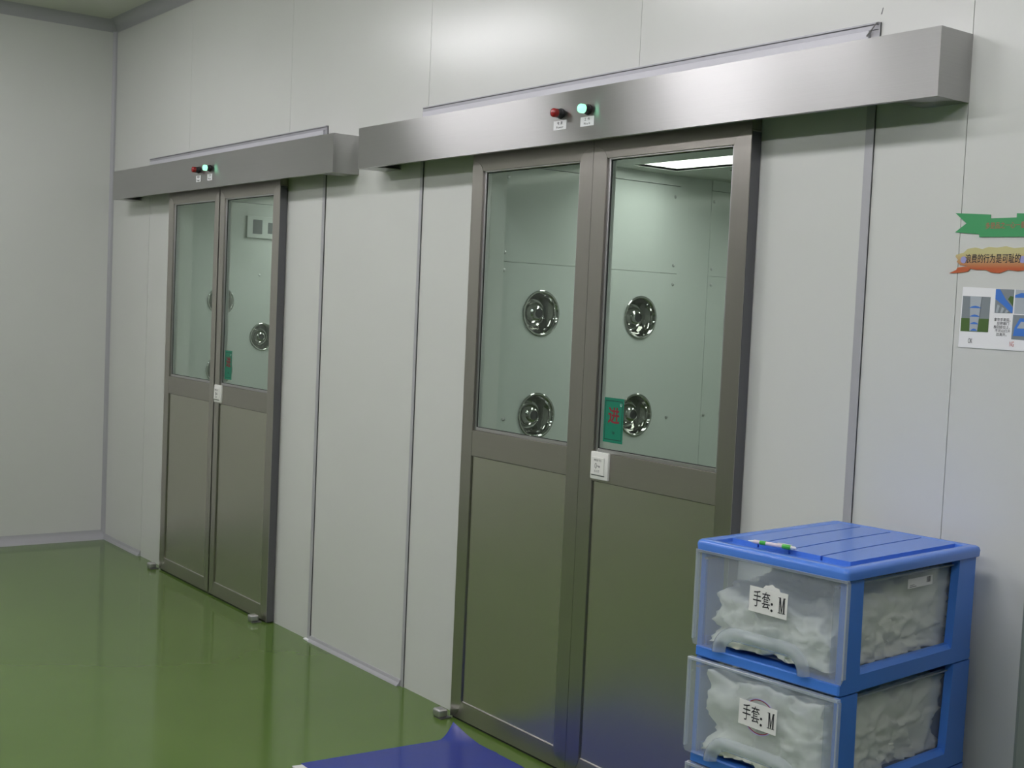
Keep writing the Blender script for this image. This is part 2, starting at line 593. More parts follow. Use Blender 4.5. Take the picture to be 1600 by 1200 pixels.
def leaf(n, label, x0, mirror):
    """one leaf, local x from 0 to LW, standing on the floor; mirror turns the meeting stile round"""
    root = thing('door_%d' % n, label, None, (x0, 0, 0), kind='structure')
    W = LW - 0.0015
    z0 = 0.006
    tc = ZG1 - 0.004          # where the mitre starts
    tb = ZB + 0.004
    up = arc(SW, tc, 0.014, ZD - 0.036, 0.8)
    dn = arc(SW, tb, 0.012, z0 + 0.004, 0.75)
    left = [(0, z0)] + [p for p in reversed(dn)] + up + [(0.012, ZD - 0.035), (0.0, ZD - 0.035)]
    right = [(W - x, z) for x, z in left]
    obj('stile', pr(left, YF, YB), 'steel_stile', root)
    obj('stile', pr(right, YF, YB), 'steel_stile', root)
    e = 0.0008
    # rails fill what the mitred stiles leave free
    ul = [(x + e, z) for x, z in up]
    top = ul + [(0.0, ZD - 0.034), (0.0, ZD), (W, ZD), (W, ZD - 0.034)] + [(W - x, z) for x, z in reversed(ul)]
    obj('top_rail', pr(top, YF + 0.0006, YB), 'steel_door', root)
    dl = [(x + e, z) for x, z in dn]
    bot = list(reversed(dl)) + [(W - x, z) for x, z in dl]
    obj('bottom_rail', pr(bot, YF + 0.0006, YB), 'steel_door', root)
    obj('middle_rail', bx(SW + e, W - SW - e, YF + 0.0004, YB, ZM, ZG0 - 0.012), 'steel_door', root)
    obj('lower_panel', bx(SW + e, W - SW - e, YF + 0.006, YB, ZB + 0.004, ZM - 0.003), 'steel_panel', root)
    obj('panel_bead', pr([(YF + 0.0005, ZB - 0.003), (YF + 0.0065, ZB - 0.003), (YF + 0.0065, ZB + 0.007)], SW + 0.003, W - SW - 0.003, 'yz'), 'steel_bead', root)
    # glazing: bead frame in two steps, then the pane
    for i, (x0_, x1_, za, zb) in enumerate(((SW, SW + 0.012, ZG0 - 0.012, ZG1), (W - SW - 0.012, W - SW, ZG0 - 0.012, ZG1),
                                            (SW + 0.012, W - SW - 0.012, ZG0 - 0.012, ZG0), (SW + 0.012, W - SW - 0.012, ZG1 - 0.010, ZG1))):
        obj('glazing_bead', bx(x0_, x1_, YF + 0.007, YB - 0.006, za, zb, bev=0.002), 'steel_bead', root)
    obj('gasket', pr(rect(SW + 0.011, W - SW - 0.011, ZG0 - 0.001, ZG1 - 0.009), YF + 0.012, YF + 0.015,
                     holes=[rect(SW + 0.0145, W - SW - 0.0145, ZG0 + 0.0025, ZG1 - 0.0125)]), 'rubber', root)
    obj('glass_pane', bx(SW + 0.008, W - SW - 0.008, YF + 0.0165, YF + 0.0205, ZG0 - 0.006, ZG1 - 0.004), 'door_glass', root)
    obj('bottom_seal', bx(0.004, W - 0.004, YF + 0.008, YB - 0.004, 0.0, z0 + 0.001), 'rubber', root)
    xs = -0.0006 if mirror else W
    obj('edge_strip', bx(xs - 0.0006, xs + 0.0012, YF + 0.003, YB, z0, ZD - 0.04), 'steel_dark', root, label='dark edge of the leaf')
    return root


def exit_button(root, x, z):
    """white push button plate with key symbol, on the middle rail"""
    b = bx(x - 0.043, x + 0.043, YF - 0.010, YF + 0.002, z - 0.045, z + 0.045, bev=0.004, seg=2)
    p = obj('exit_button', b, 'white_plastic', root, label='white push button plate with a key symbol', smooth=40)
    obj('rocker', bx(x - 0.034, x + 0.028, YF - 0.014, YF - 0.009, z - 0.030, z + 0.028, bev=0.0015), 'white_plastic', p)
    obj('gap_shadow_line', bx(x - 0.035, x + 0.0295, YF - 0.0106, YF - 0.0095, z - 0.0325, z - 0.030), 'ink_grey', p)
    y = YF - 0.0143
    text_mesh('lettering', 'PRESS TO', 0.0085, 'ink_grey', p, (x - 0.002, y, z + 0.018))
    text_mesh('lettering', 'EXIT', 0.0105, 'ink_grey', p, (x - 0.004, y, z - 0.018), spacing=1.2)
    b = bmesh.new()
    prism(b, [(x - 0.010 + 0.005 * math.cos(a), z + 0.009 * math.sin(a)) for a in [2 * PI * i / 20 for i in range(20)]], y - 0.0002, y, 'xz',
          holes=[[(x - 0.010 + 0.0033 * math.cos(a), z + 0.0068 * math.sin(a)) for a in [2 * PI * i / 20 for i in range(20)]]])
    box(b, x - 0.0055, x + 0.010, y - 0.0002, y, z - 0.001, z + 0.001)
    box(b, x + 0.004, x + 0.006, y - 0.0002, y, z - 0.005, z)
    box(b, x + 0.008, x + 0.010, y - 0.0002, y, z - 0.005, z)
    obj('key_symbol', b, 'ink_grey', p)


def sticker(root, x0, x1, z0, z1):
    """green notice stuck on the pane"""
    y = YF + 0.0165
    p = obj('entry_sticker', bx(x0, x1, y - 0.0006, y - 0.0001, z0, z1), 'green_sign', root, label='green sticker with a red character')
    b = bmesh.new()
    prism(b, rect(x0 + 0.006, x1 - 0.006, z0 + 0.009, z1 - 0.009), y - 0.0009, y - 0.0006, holes=[rect(x0 + 0.0075, x1 - 0.0075, z0 + 0.0108, z1 - 0.0108)])
    obj('border_line', b, 'ink', p)
    xc, zc = (x0 + x1) / 2 + 0.001, (z0 + z1) / 2
    text_mesh('lettering', '\u8fdb', 0.056, 'red_ink', p, (xc, y - 0.0009, zc + 0.012), bold=0.0012)
    text_mesh('lettering', '1#', 0.014, 'ink', p, (xc, y - 0.0009, zc - 0.040))
    text_mesh('lettering', 'U', 0.013, 'paper', p, (x1 - 0.013, y - 0.0009, z1 - 0.021))


l1 = leaf(1, 'left leaf of the near steel sliding door', D1, True)
l2 = leaf(2, 'right leaf of the near steel sliding door, with white push button', D1 + LW, False)
exit_button(l2, 0.110, 1.058)
sticker(l2, 0.094, 0.188, 1.136, 1.281)
l3 = leaf(3, 'left leaf of the far steel sliding door', D2, True)
l4 = leaf(4, 'right leaf of the far steel sliding door, with white push button', D2 + LW - 0.0125, False)
exit_button(l4, 0.068, 1.056)
sticker(l4, 0.094, 0.176, 1.134, 1.281)

# ------------------------------------------------------------------ door operator housings
HD, HZ0, HZ1 = 0.128, 2.100, 2.265


def housing(label, x0, x1, xr, xg, big):
    t = thing('door_operator_housing', label, 'door housing', ((x0 + x1) / 2, 0, 0), group='steel door housings')
    a, b_ = x0 - (x0 + x1) / 2, x1 - (x0 + x1) / 2
    s = 0.003
    c = bmesh.new()
    prism(c, [(-HD, HZ0), (-HD + 0.016, HZ0), (-HD + 0.016, HZ0 + s), (-HD + s, HZ0 + s), (-HD + s, HZ1 - s), (0, HZ1 - s), (0, HZ1), (-HD, HZ1)], a + s, b_ - s, 'yz', bev=0.0)
    obj('front_cover', c, 'steel_header', t)
    for q0, q1 in ((a, a + s), (b_ - s, b_)):
        c = bx(q0, q1, -HD, 0, HZ0, HZ1)
        obj('end_cap', c, 'steel_header', t)
    for q0, q1 in ((a + s, a + 0.13), (b_ - 0.13, b_ - s)):
        obj('bottom_plate', bx(q0, q1, -HD + 0.016, -0.001, HZ0, HZ0 + s), 'steel_header', t)
    obj('drive_rail', bx(a + 0.15, b_ - 0.15, -0.062, -0.002, HZ1 - 0.10, HZ1 - 0.03), 'steel_dark', t)
    k = 1.0
    for x, lens, lab, zz in ((xr, 'red_lens', 'unlit red signal lamp', 2.196), (xg, 'green_lens', 'glowing green signal lamp', 2.196)):
        x -= (x0 + x1) / 2
        c = lathe(bmesh.new(), [(0.0172, -HD), (0.0172, -HD - 0.004), (0.0150, -HD - 0.005), (0.0150, -HD - 0.0185), (0.0138, -HD - 0.0195)], 24, 'y', (x, 0, zz))
        p = obj('signal_lamp', c, 'black', t, smooth=40, label=lab)
        c = lathe(bmesh.new(), [(0.0146, -HD - 0.0190), (0.0146, -HD - 0.032), (0.0128, -HD - 0.0355), (0.006, -HD - 0.0372), (0.0008, -HD - 0.0375)], 24, 'y', (x, 0, zz))
        obj('lens', c, lens, p, smooth=50)
        if big:
            c = bx(x - 0.035, x + 0.031, -HD - 0.001, -HD, zz - 0.052, zz - 0.022)
            q = obj('name_plate', c, 'paper', t, label='small white name plate')
            up, lo = (('\u7535\u6e90', 'Power') if lens == 'red_lens' else ('\u5de5\u4f5c', 'Work'))
            text_mesh('lettering', up, 0.011, 'ink', q, (x - 0.002, -HD - 0.0013, zz - 0.031), spacing=2.0)
            text_mesh('lettering', lo, 0.011, 'ink', q, (x - 0.002, -HD - 0.0013, zz - 0.044), spacing=1.3)
        else:
            c = bx(x - 0.028, x + 0.028, -HD - 0.001, -HD, zz - 0.060, zz - 0.028)
            q = obj('name_plate', c, 'paper', t, label='small white name plate')
            up, lo = (('\u7535\u6e90', 'Power') if lens == 'red_lens' else ('\u5de5\u4f5c', 'Work'))
            text_mesh('lettering', up, 0.014, 'ink', q, (x, -HD - 0.0013, zz - 0.037), spacing=1.4)
            text_mesh('lettering', lo, 0.014, 'ink', q, (x, -HD - 0.0013, zz - 0.052))
    return t


housing('long brushed steel housing above the near sliding door', 3.282, 6.0315, 4.603, 4.741, True)
housing('brushed steel housing above the far sliding door in the corner', 0.372, 3.068, 1.642, 1.785, False)

# floor guides at the door edges
def guide(label, x, y):
    t = thing('door_floor_guide', label, 'floor guide', (x, y, 0), group='floor guides of the sliding doors')
    obj('block', bx(-0.024, 0.024, -0.020, 0.020, 0.004, 0.034, bev=0.007, seg=3), 'cast_metal', t, smooth=40)
    obj('foot_plate', bx(-0.02, 0.032, -0.016, 0.030, 0.0, 0.0045), 'steel_dark', t)


guide('small grey metal floor guide at the left edge of the near door', 3.972, -0.078)
guide('small grey metal floor guide at the right edge of the far door', 2.345, -0.080)
guide('small grey metal floor guide at the left edge of the far door', 0.992, -0.068)

# ------------------------------------------------------------------ air shower booths behind the doors
def nozzle_proto(parent, y, z, R, x):
    """polished ball nozzle in a dished ring, facing +x"""
    k = R / 0.091
    prof = [(0.089, 0.0), (0.091, 0.002), (0.0905, 0.005), (0.088, 0.0065), (0.083, 0.006), (0.079, 0.003), (0.075, -0.006), (0.068, -0.022), (0.060, -0.040), (0.055, -0.050), (0.046, -0.053), (0.046, -0.060), (0.088, -0.060)]
    p = obj('nozzle_ring', lathe(bmesh.new(), [(r * k, t * k) for r, t in prof], 48, 'x', caps=False), 'chrome', parent, (x, y, z), smooth=30, label='polished round air nozzle')
    ball = [(0.0455, -0.058)] + [(0.046 * math.cos(a), -0.052 + 0.046 * math.sin(a)) for a in [math.radians(8 * i) for i in range(8)]] + [(0.0190, -0.0115), (0.0185, -0.014), (0.0185, -0.045)]
    obj('nozzle_ball', lathe(bmesh.new(), [(r * k, t * k) for r, t in ball], 40, 'x', caps=False), 'chrome', p, smooth=30)
    obj('nozzle_bore', lathe(bmesh.new(), [(0.0184 * k, -0.04 * k), (0.0184 * k, -0.016 * k), (0.0005, -0.016 * k)], 20, 'x'), 'black', p)  # black plug, paints in the darkness inside the open hole
    return p


def booth(label, x0, width, length, panels_, seam, nozzles, R, screws):
    t = thing('air_shower', label, 'air shower', (x0, 0, 0))
    zc = 2.15
    x1 = width
    # shell: back sheet behind the nozzle panels, opposite wall, end wall, ceiling with lamp recess
    obj('side_wall', bx(-0.12, -0.10, 0.06, length, 0.001, zc + 0.10), 'booth_ceiling', t)
    obj('side_wall', bx(x1, x1 + 0.02, 0.06, length, 0.001, zc + 0.10), 'booth_panel', t)
    obj('end_wall', bx(-0.12, x1 + 0.02, length, length + 0.02, 0.001, zc + 0.10), 'booth_panel', t)
    lx0, lx1, ly0, ly1 = 0.12, 1.25, 0.695, 0.935
    obj('ceiling_sheet', pr(rect(-0.10, x1, 0.062, length), zc, zc + 0.01, 'xy', holes=[rect(lx0, lx1, ly0, ly1), rect(lx0, lx1, ly0 + 1.2, ly1 + 1.2)]), 'booth_ceiling', t)
    for dy in (0, 1.2):
        r = obj('lamp_recess', pr(rect(lx0 - 0.01, lx1 + 0.01, ly0 - 0.01 + dy, ly1 + 0.01 + dy), zc + 0.0005, zc + 0.055, 'xy', holes=[rect(lx0, lx1, ly0 + dy, ly1 + dy)]), 'white_plastic', t)
        obj('lamp_tube_panel', bx(lx0 + 0.002, lx1 - 0.002, ly0 + 0.002 + dy, ly1 - 0.002 + dy, zc + 0.045, zc + 0.055), 'booth_lamp', r, label='lit white lamp panel')
    # front return wall strips beside the door
    obj('front_return', bx(-0.10, 0.095, 0.061, 0.075, 0.001, zc), 'booth_panel', t)
    obj('front_return', bx(x1 - 0.10, x1, 0.061, 0.075, 0.001, zc), 'booth_panel', t)
    # pilasters between panels and the panels with nozzle holes
    ys = [0.076] + [v for p in panels_ for v in p] + [length]
    for i in range(0, len(ys), 2):
        if ys[i + 1] - ys[i] > 0.01:
            obj('pilaster', bx(-0.10, -0.0015, ys[i], ys[i + 1], 0.001, zc), 'booth_panel', t)
    for (ya, yb) in panels_:
        obj('upper_panel', bx(-0.012, 0.0, ya + 0.0008, yb - 0.0008, seam + 0.0008, zc - 0.045), 'booth_panel', t)
        obj('cornice', bx(-0.10, 0.004, ya, yb, zc - 0.043, zc), 'booth_panel', t)
        hs = [circle(y, z, R * 0.97, 36) for y, z in nozzles if ya < y < yb]
        obj('nozzle_panel', pr(rect(ya + 0.0008, yb - 0.0008, 0.05, seam - 0.0008), -0.012, 0.0, 'yz', holes=hs), 'booth_panel', t)
    first = None
    for y, z in nozzles:
        if first is None:
            first = nozzle_proto(t, y, z, R, 0.0)
        else:
            c = copy_tree(first, t)
            c.location = (0, y, z)
    sp = None
    for y, z in screws:
        if sp is None:
            sp = obj('screw', lathe(bmesh.new(), [(0.0075, 0.0), (0.0072, 0.002), (0.004, 0.0035), (0.001, 0.0036)], 12, 'x'), 'cast_metal', t, (0, y, z), smooth=50)
        else:
            c = sp.copy()
            C.objects.link(c)
            c.parent = t
            c.location = (0, y, z)
    return t


NZ1 = [(0.352, 1.542), (0.881, 1.542), (0.613, 1.337), (0.350, 1.137), (0.880, 1.132), (1.470, 1.540), (1.470, 1.130)]
SC1 = [(0.163, 1.770), (0.163, 1.702), (1.058, 1.770), (1.060, 1.690), (0.190, 1.125), (1.060, 1.119), (1.285, 1.127), (1.288, 1.768), (1.290, 1.698), (1.050, 2.060), (1.285, 2.060), (0.165, 2.06)]
b1 = booth('white air shower booth with round nozzles behind the near door', 3.93, 1.52, 3.2, [(0.150, 1.080), (1.268, 2.20)], 1.735, NZ1, 0.091, SC1)
# exhaust slot in the booth ceiling
obj('ceiling_vent', bx(0.34, 0.44, 1.02, 1.07, 2.1465, 2.151), 'grey_plate', b1, label='small dark ceiling vent')
NZ2 = [(0.306, 1.530), (0.575, 1.328), (0.308, 1.130), (0.836, 1.530)]
SC2 = [(0.122, 1.748), (0.122, 1.690), (0.545, 1.690), (0.118, 1.128)]
b2 = booth('white air shower booth with control box behind the far door', 0.98, 1.52, 2.4, [(0.108, 1.080), (1.268, 2.20)], 1.722, NZ2, 0.082, SC2)
cb = obj('control_box', bx(0.0, 0.014, 0.450, 0.720, 1.905, 2.032, bev=0.002), 'booth_panel', b2, label='pale control box with dark displays')
obj('display', bx(0.0138, 0.0155, 0.486, 0.545, 1.930, 2.012), 'grey_plate', cb)
obj('display', bx(0.0138, 0.0155, 0.582, 0.640, 1.936, 2.000), 'grey_plate', cb)
obj('green_knob', lathe(bmesh.new(), [(0.018, 0.0), (0.018, 0.006), (0.012, 0.016), (0.001, 0.017)], 16, 'x', (-0.004, 0.067 + 0.015, 1.774)), 'teal', b2, smooth=50, label='small green knob')

# ------------------------------------------------------------------ blue drawer cabinet
CW, CD, CA = 0.3993, 0.5581, 0.0905
cab = thing('drawer_cabinet', 'blue plastic cabinet with frosted drawers of white gloves', 'cabinet', (6.0005, -0.3459, 0), CA)
hx, hy = CW / 2, CD / 2
TIER = 0.250
Z0 = 0.021


def rrect(x0, x1, y0, y1, r, n=5):
    out = []
    for cx, cy, a0 in ((x1 - r, y1 - r, 0), (x0 + r, y1 - r, PI / 2), (x0 + r, y0 + r, PI), (x1 - r, y0 + r, 1.5 * PI)):
        for i in range(n + 1):
            a = a0 + PI / 2 * i / n
            out.append((cx + r * math.cos(a), cy + r * math.sin(a)))
    return out


# lid: base slab with rolled rim and raised ribbed panel
b = bmesh.new()
rings = []
for z, ins in ((1.016, 0.004), (1.018, 0.001), (1.032, 0.0), (1.038, 0.002), (1.0415, 0.006), (1.0425, 0.012), (1.0420, 0.024), (1.0400, 0.030), (1.0320, 0.032), (1.0310, 0.041)):
    o = rrect(-hx - 0.004 + ins, hx + 0.004 - ins, -hy - 0.003 + ins, hy - ins, max(0.012 - ins * 0.2, 0.006))
    rings.append([b.verts.new((u, v, z)) for u, v in o])
for p, q in zip(rings, rings[1:]):
    n = len(p)
    for i in range(n):
        b.faces.new((p[i], p[(i + 1) % n], q[(i + 1) % n], q[i]))
b.faces.new(rings[-1])
b.faces.new(list(reversed(rings[0])))
lid = obj('lid', b, 'blue_lid', cab, smooth=50)


def gx(x, y):
    """gently curved groove line"""
    t = (y + hy - 0.04) / (2 * hy)
    return x + 0.020 * (1 - t) ** 3 * 0.9


cuts = [-0.168, -0.108, -0.022, 0.063, 0.150]
yA, yB = -hy + 0.088, hy - 0.026
for i in range(4):
    b = bmesh.new()
    ga = 0.0 if i == 0 else 0.0026
    gb = 0.0 if i == 3 else 0.0026
    n = 10
    yy = [yA + (yB - yA) * k / n for k in range(n + 1)]
    lo = [(gx(cuts[i], q) + ga if i else cuts[i], q) for q in yy]
    hi = [((gx(cuts[i + 1], q) - gb) if i < 3 else cuts[i + 1], q) for q in yy]
    prism(b, hi + list(reversed(lo)), 1.0300, 1.0412, 'xy', bev=0.0)
    obj('lid_panel', b, 'blue_lid', lid)

tier0 = None
for k in range(4):
    zt = Z0 + TIER * k
    if tier0 is None:
        b = bmesh.new()
        # shelf plate with front edge, side lips with chamfer, rear wall strip, four posts
        box(b, -hx + 0.006, hx - 0.006, -hy + 0.004, hy - 0.006, 0.0, 0.025, bev=0.003)
        for s in (-1, 1):
            xo, xi = s * (hx - 0.006), s * (hx - 0.026)
            prism(b, [(xo, 0.001), (xi, 0.001), (xi, 0.046), (xo - s * 0.010, 0.046), (xo, 0.036)] if s > 0 else
                  [(xo, 0.001), (xo, 0.036), (xo - s * 0.010, 0.046), (xi, 0.046), (xi, 0.001)], -hy + 0.02, hy - 0.012, 'xz')
            # front post (slightly tapered) and rear post
            prism(b, [(-hy + 0.010, 0.0), (-hy + 0.084, 0.0), (-hy + 0.079, 0.05), (-hy + 0.076, TIER - 0.003), (-hy + 0.011, TIER - 0.003)], min(xo, xi + s * 0.006), max(xo, xi + s * 0.006), 'yz')
            prism(b, [(hy - 0.012, 0.0), (hy - 0.108, 0.0), (hy - 0.096, 0.05), (hy - 0.082, TIER - 0.003), (hy - 0.008, TIER - 0.003)], min(xo, xi), max(xo, xi), 'yz')
        box(b, -hx + 0.02, hx - 0.02, hy - 0.020, hy - 0.012, 0.0, TIER - 0.004)
        o = obj('tier_frame', b, 'blue_plastic', cab, (0, 0, zt), smooth=30)
        tier0 = o
    else:
        o = tier0.copy()
        C.objects.link(o)
        o.parent = cab
        o.location = (0, 0, zt)
obj('plinth', bx(-hx + 0.01, hx - 0.01, -hy + 0.02, hy - 0.015, 0.0, 0.022, bev=0.003), 'blue_plastic', cab)

# drawer: frosted front with arched hand hole, hooded grip, box behind
DH = 0.221


def build_drawer():
    fz0, fz1 = 0.0, DH
    xl, xr = -hx - 0.003, hx + 0.004
    # arch of the hand hole, from left foot over to right foot
    ax0, ax1, az, rr = -hx + 0.094, -hx + 0.290, 0.030, 0.028
    archp = [(ax0, fz0)] + [(ax0 + rr - rr * math.cos(PI / 2 * i / 6), az - rr + rr * math.sin(PI / 2 * i / 6) + 0.0) for i in range(7)]
    archp += [(ax1 - rr + rr * math.sin(PI / 2 * i / 6), az - rr + rr * math.cos(PI / 2 * i / 6)) for i in range(7)] + [(ax1, fz0)]
    # avoid duplicate foot points
    archp = [p for i, p in enumerate(archp) if i == 0 or (abs(p[0] - archp[i - 1][0]) + abs(p[1] - archp[i - 1][1])) > 1e-4]
    outline = [(xl, fz0 + 0.012), (xl + 0.004, fz0)] + archp + [(xr - 0.006, fz0), (xr, fz0 + 0.012), (xr - 0.001, fz1), (xl + 0.001, fz1)]
    yf = -hy + 0.001
    fr = pr(outline, yf, yf + 0.0028)
    root = obj('drawer', fr, 'frosted_plastic', cab)
    # rolled rim along the top and sides of the front
    b = bmesh.new()
    box(b, xl + 0.001, xr - 0.001, yf - 0.004, yf + 0.010, fz1 - 0.006, fz1 + 0.001, bev=0.001)
    box(b, xl - 0.0005, xl + 0.003, yf - 0.001, yf + 0.010, fz0 + 0.012, fz1 - 0.006)
    box(b, xr - 0.003, xr + 0.0005, yf - 0.001, yf + 0.010, fz0 + 0.012, fz1 - 0.006)
    obj('front_rim', b, 'frosted_handle', root)
    # hooded grip: band following the arch, standing proud of the front
    b = bmesh.new()
    W2 = 0.030
    inner = archp
    cxm = (ax0 + ax1) / 2
    pr_ = [(0.0, 0.0), (0.006, 0.010), (0.013, 0.0165), (0.021, 0.0175), (0.028, 0.012), (0.032, 0.0)]   # (outwards from arch, proud)
    rows = []
    npts = len(inner)
    for i, (x, z) in enumerate(inner):
        x_, z_ = inner[max(i - 1, 0)]
        x2, z2 = inner[min(i + 1, npts - 1)]
        tx, tz = x2 - x_, z2 - z_
        L = math.hypot(tx, tz)
        nx, nz = -tz / L, tx / L
        rows.append([b.verts.new((x + nx * o_, yf - p_, max(z + nz * o_, 0.0))) for o_, p_ in pr_])
    for r0, r1 in zip(rows, rows[1:]):
        for j in range(len(pr_) - 1):
            b.faces.new((r0[j], r0[j + 1], r1[j + 1], r1[j]))
    bmesh.ops.solidify(b, geom=b.faces[:], thickness=0.0016)
    obj('handle', b, 'frosted_handle', root, smooth=60)
    # box
    b = bmesh.new()
    x0, x1 = -hx + 0.030, hx - 0.030
    y0, y1 = yf + 0.003, hy - 0.035
    zb, zt = 0.006, 0.205
    box(b, x0, x0 + 0.002, y0, y1, zb, zt)
    box(b, x1 - 0.002, x1, y0, y1, zb, zt)
    box(b, x0 + 0.002, x1 - 0.002, y1 - 0.002, y1, zb, zt)
    box(b, x0 + 0.002, x1 - 0.002, y0 + 0.03, y1 - 0.002, zb, zb + 0.002)
    obj('drawer_box', b, 'frosted_box', root)
    obj('slide_rim', bx(x0 - 0.010, x0, y0, y1, zt - 0.004, zt), 'frosted_handle', root)
    obj('slide_rim', bx(x1, x1 + 0.010, y0, y1, zt - 0.004, zt), 'frosted_handle', root)
    return root


drawer0 = build_drawer()
DZ = [Z0 + TIER * k + 0.0265 for k in range(4)]
drawer0.location = (0, 0, DZ[3])
dr = [None, None, None, drawer0]
for k in range(3):
    dr[k] = copy_tree(drawer0, cab)
    dr[k].location = (0, -0.010 if k == 2 else 0.0, DZ[k])


def drawer_label(d, zl, dx, ring):
    yf = -hy + 0.001
    xl, xr, z0, z1 = -hx + 0.154 + dx, -hx + 0.257 + dx, zl - 0.028, zl + 0.028
    if ring:
        xc = (xl + xr) / 2 + 0.004
        for nm, mt, ra, rb in (('seal_ring', 'red_ink', 0.0385, 0.0365), ('seal_ring', 'lilac', 0.0405, 0.0385)):
            obj(nm, pr([(xc + ra * 1.08 * math.cos(a), zl + ra * math.sin(a)) for a in [2 * PI * i / 40 for i in range(40)]], yf - 0.0005, yf - 0.0001,
                       holes=[[(xc + rb * 1.08 * math.cos(a), zl + rb * math.sin(a)) for a in [2 * PI * i / 40 for i in range(40)]]]), mt, d)
    b = bmesh.new()
    prism(b, [(xl, z0 + 0.001), (xr - 0.001, z0 - 0.001), (xr, z1), (xl + 0.001, z1 + 0.001)], yf - 0.0012, yf - 0.0006)
    p = obj('size_label', b, 'paper_worn', d, label='white paper label with black print')
    y = yf - 0.0015
    text_mesh('lettering', '\u624b\u5957', 0.040, 'ink', p, (xl + 0.034, y, zl), sx=0.60)
    b = bmesh.new()
    for zz in (zl - 0.016, zl - 0.002):
        prism(b, circle(xl + 0.062, zz, 0.0030, 12), y - 0.0002, y)
    obj('lettering', b, 'ink', p)
    # condensed serif capital M
    b = bmesh.new()
    mx, mz, h = xl + 0.088, zl - 0.0175, 0.035
    for x0, x1 in ((mx - 0.0068, mx - 0.0050), (mx + 0.0042, mx + 0.0076)):
        box(b, x0, x1, y - 0.0002, y, mz, mz + h)
    prism(b, [(mx - 0.0068, mz + h), (mx - 0.0030, mz + h), (mx + 0.0010, mz), (mx - 0.0008, mz)], y - 0.0002, y)
    prism(b, [(mx - 0.0008, mz), (mx + 0.0006, mz), (mx + 0.0056, mz + h), (mx + 0.0042, mz + h)], y - 0.0004, y - 0.0002)
    for xc in (mx - 0.0059, mx + 0.0059):
        box(b, xc - 0.0038, xc + 0.0036, y - 0.0002, y, mz, mz + 0.0016)
    box(b, mx - 0.0095, mx - 0.0040, y - 0.0002, y, mz + h - 0.0016, mz + h)
    box(b, mx + 0.0045, mx + 0.0095, y - 0.0002, y, mz + h - 0.0016, mz + h)
    obj('lettering', b, 'ink', p)


drawer_label(dr[3], 0.137, 0.0, False)
drawer_label(dr[2], 0.133, -0.004, True)
drawer_label(dr[1], 0.133, -0.002, False)
# torn glue residue above the top label
b = bmesh.new()
prism(b, [(-hx + 0.190, 0.1660), (-hx + 0.236, 0.1655), (-hx + 0.232, 0.172), (-hx + 0.222, 0.173), (-hx + 0.214, 0.178), (-hx + 0.204, 0.174), (-hx + 0.196, 0.173)], -hy + 0.0005, -hy + 0.0009)
obj('paper_residue', b, 'paper_worn', dr[3])
# price tag with barcode on the side of the top drawer box
xs = hx - 0.0298
tg = obj('price_tag', bx(xs, xs + 0.0005, -hy + 0.292, -hy + 0.398, 0.165, 0.187), 'paper_worn', dr[3], label='small white barcode tag')
b = bmesh.new()
yy = -hy + 0.372
for wdt, gap in ((.002, .0015), (.001, .002), (.003, .001), (.001, .001), (.002, .002), (.0015, .001)):
    box(b, xs + 0.0005, xs + 0.0008, yy, yy + wdt, 0.172, 0.185)
    yy += wdt + gap
box(b, xs + 0.0005, xs + 0.0008, -hy + 0.300, -hy + 0.328, 0.1675, 0.1690)
box(b, xs + 0.0005, xs + 0.0008, -hy + 0.300, -hy + 0.320, 0.1715, 0.1725)
obj('barcode', b, 'ink_grey', tg)


def glove_pile(label, z0, top, seed, sub, dy=0.0):
    """a heap of crumpled white gloves, past counting: one lumpy mass bounded by the drawer box"""
    off = Vector((seed * 3.1, seed * 1.7, seed * 2.3))
    bm = bmesh.new()
    bmesh.ops.create_icosphere(bm, subdivisions=sub, radius=1.0)
    c = Vector((0.0, 0.0, 0.030))
    x1, y0, y1 = hx - 0.036, -hy + 0.008, hy - 0.043
    for v in bm.verts:
        n = v.co.normalized()
        m = Vector((n.x * 0.9, n.y * 1.2, n.z * 0.6)).normalized()
        lim = 9.0
        if abs(m.x) > 1e-6:
            lim = min(lim, x1 / abs(m.x))
        if abs(m.y) > 1e-6:
            lim = min(lim, (y1 if m.y > 0 else -y0) / abs(m.y))
        if m.z < -1e-6:
            lim = min(lim, (c.z - 0.0095) / -m.z)
        elif m.z > 1e-6:
            t = 0.02
            for _ in range(70):
                p = c + m * t
                if p.z > min(0.200, top(p.x, p.y) + 0.028 * noise.noise(Vector((p.x * 13, p.y * 13, 0)) + off)):
                    break
                t += 0.006
            lim = min(lim, t)
        p = c + m * lim
        q = p + 0.016 * Vector((noise.noise(p * 20 + off), noise.noise(p * 20 + off + Vector((5, 1, 2))), noise.noise(p * 20 + off + Vector((9, 4, 7)))))
        d = 0.85 * abs(noise.noise(q * 15 + off)) + 0.5 * abs(noise.noise(q * 34 + off)) + 0.22 * abs(noise.noise(q * 75 + off))
        p = c + m * max(0.006, lim - 0.045 * d * max(0.0, min(1.0, 1 + 3 * m.z)))
        v.co = p
    o = obj('glove_pile', bm, 'glove_cotton', None, smooth=80)
    o.matrix_world = Matrix.Translation((6.0005 - dy * math.sin(CA), -0.3459 + dy * math.cos(CA), z0)) @ Matrix.Rotation(CA, 4, 'Z')
    tag(o, label, 'gloves', 'glove heaps in the drawers', 'stuff')


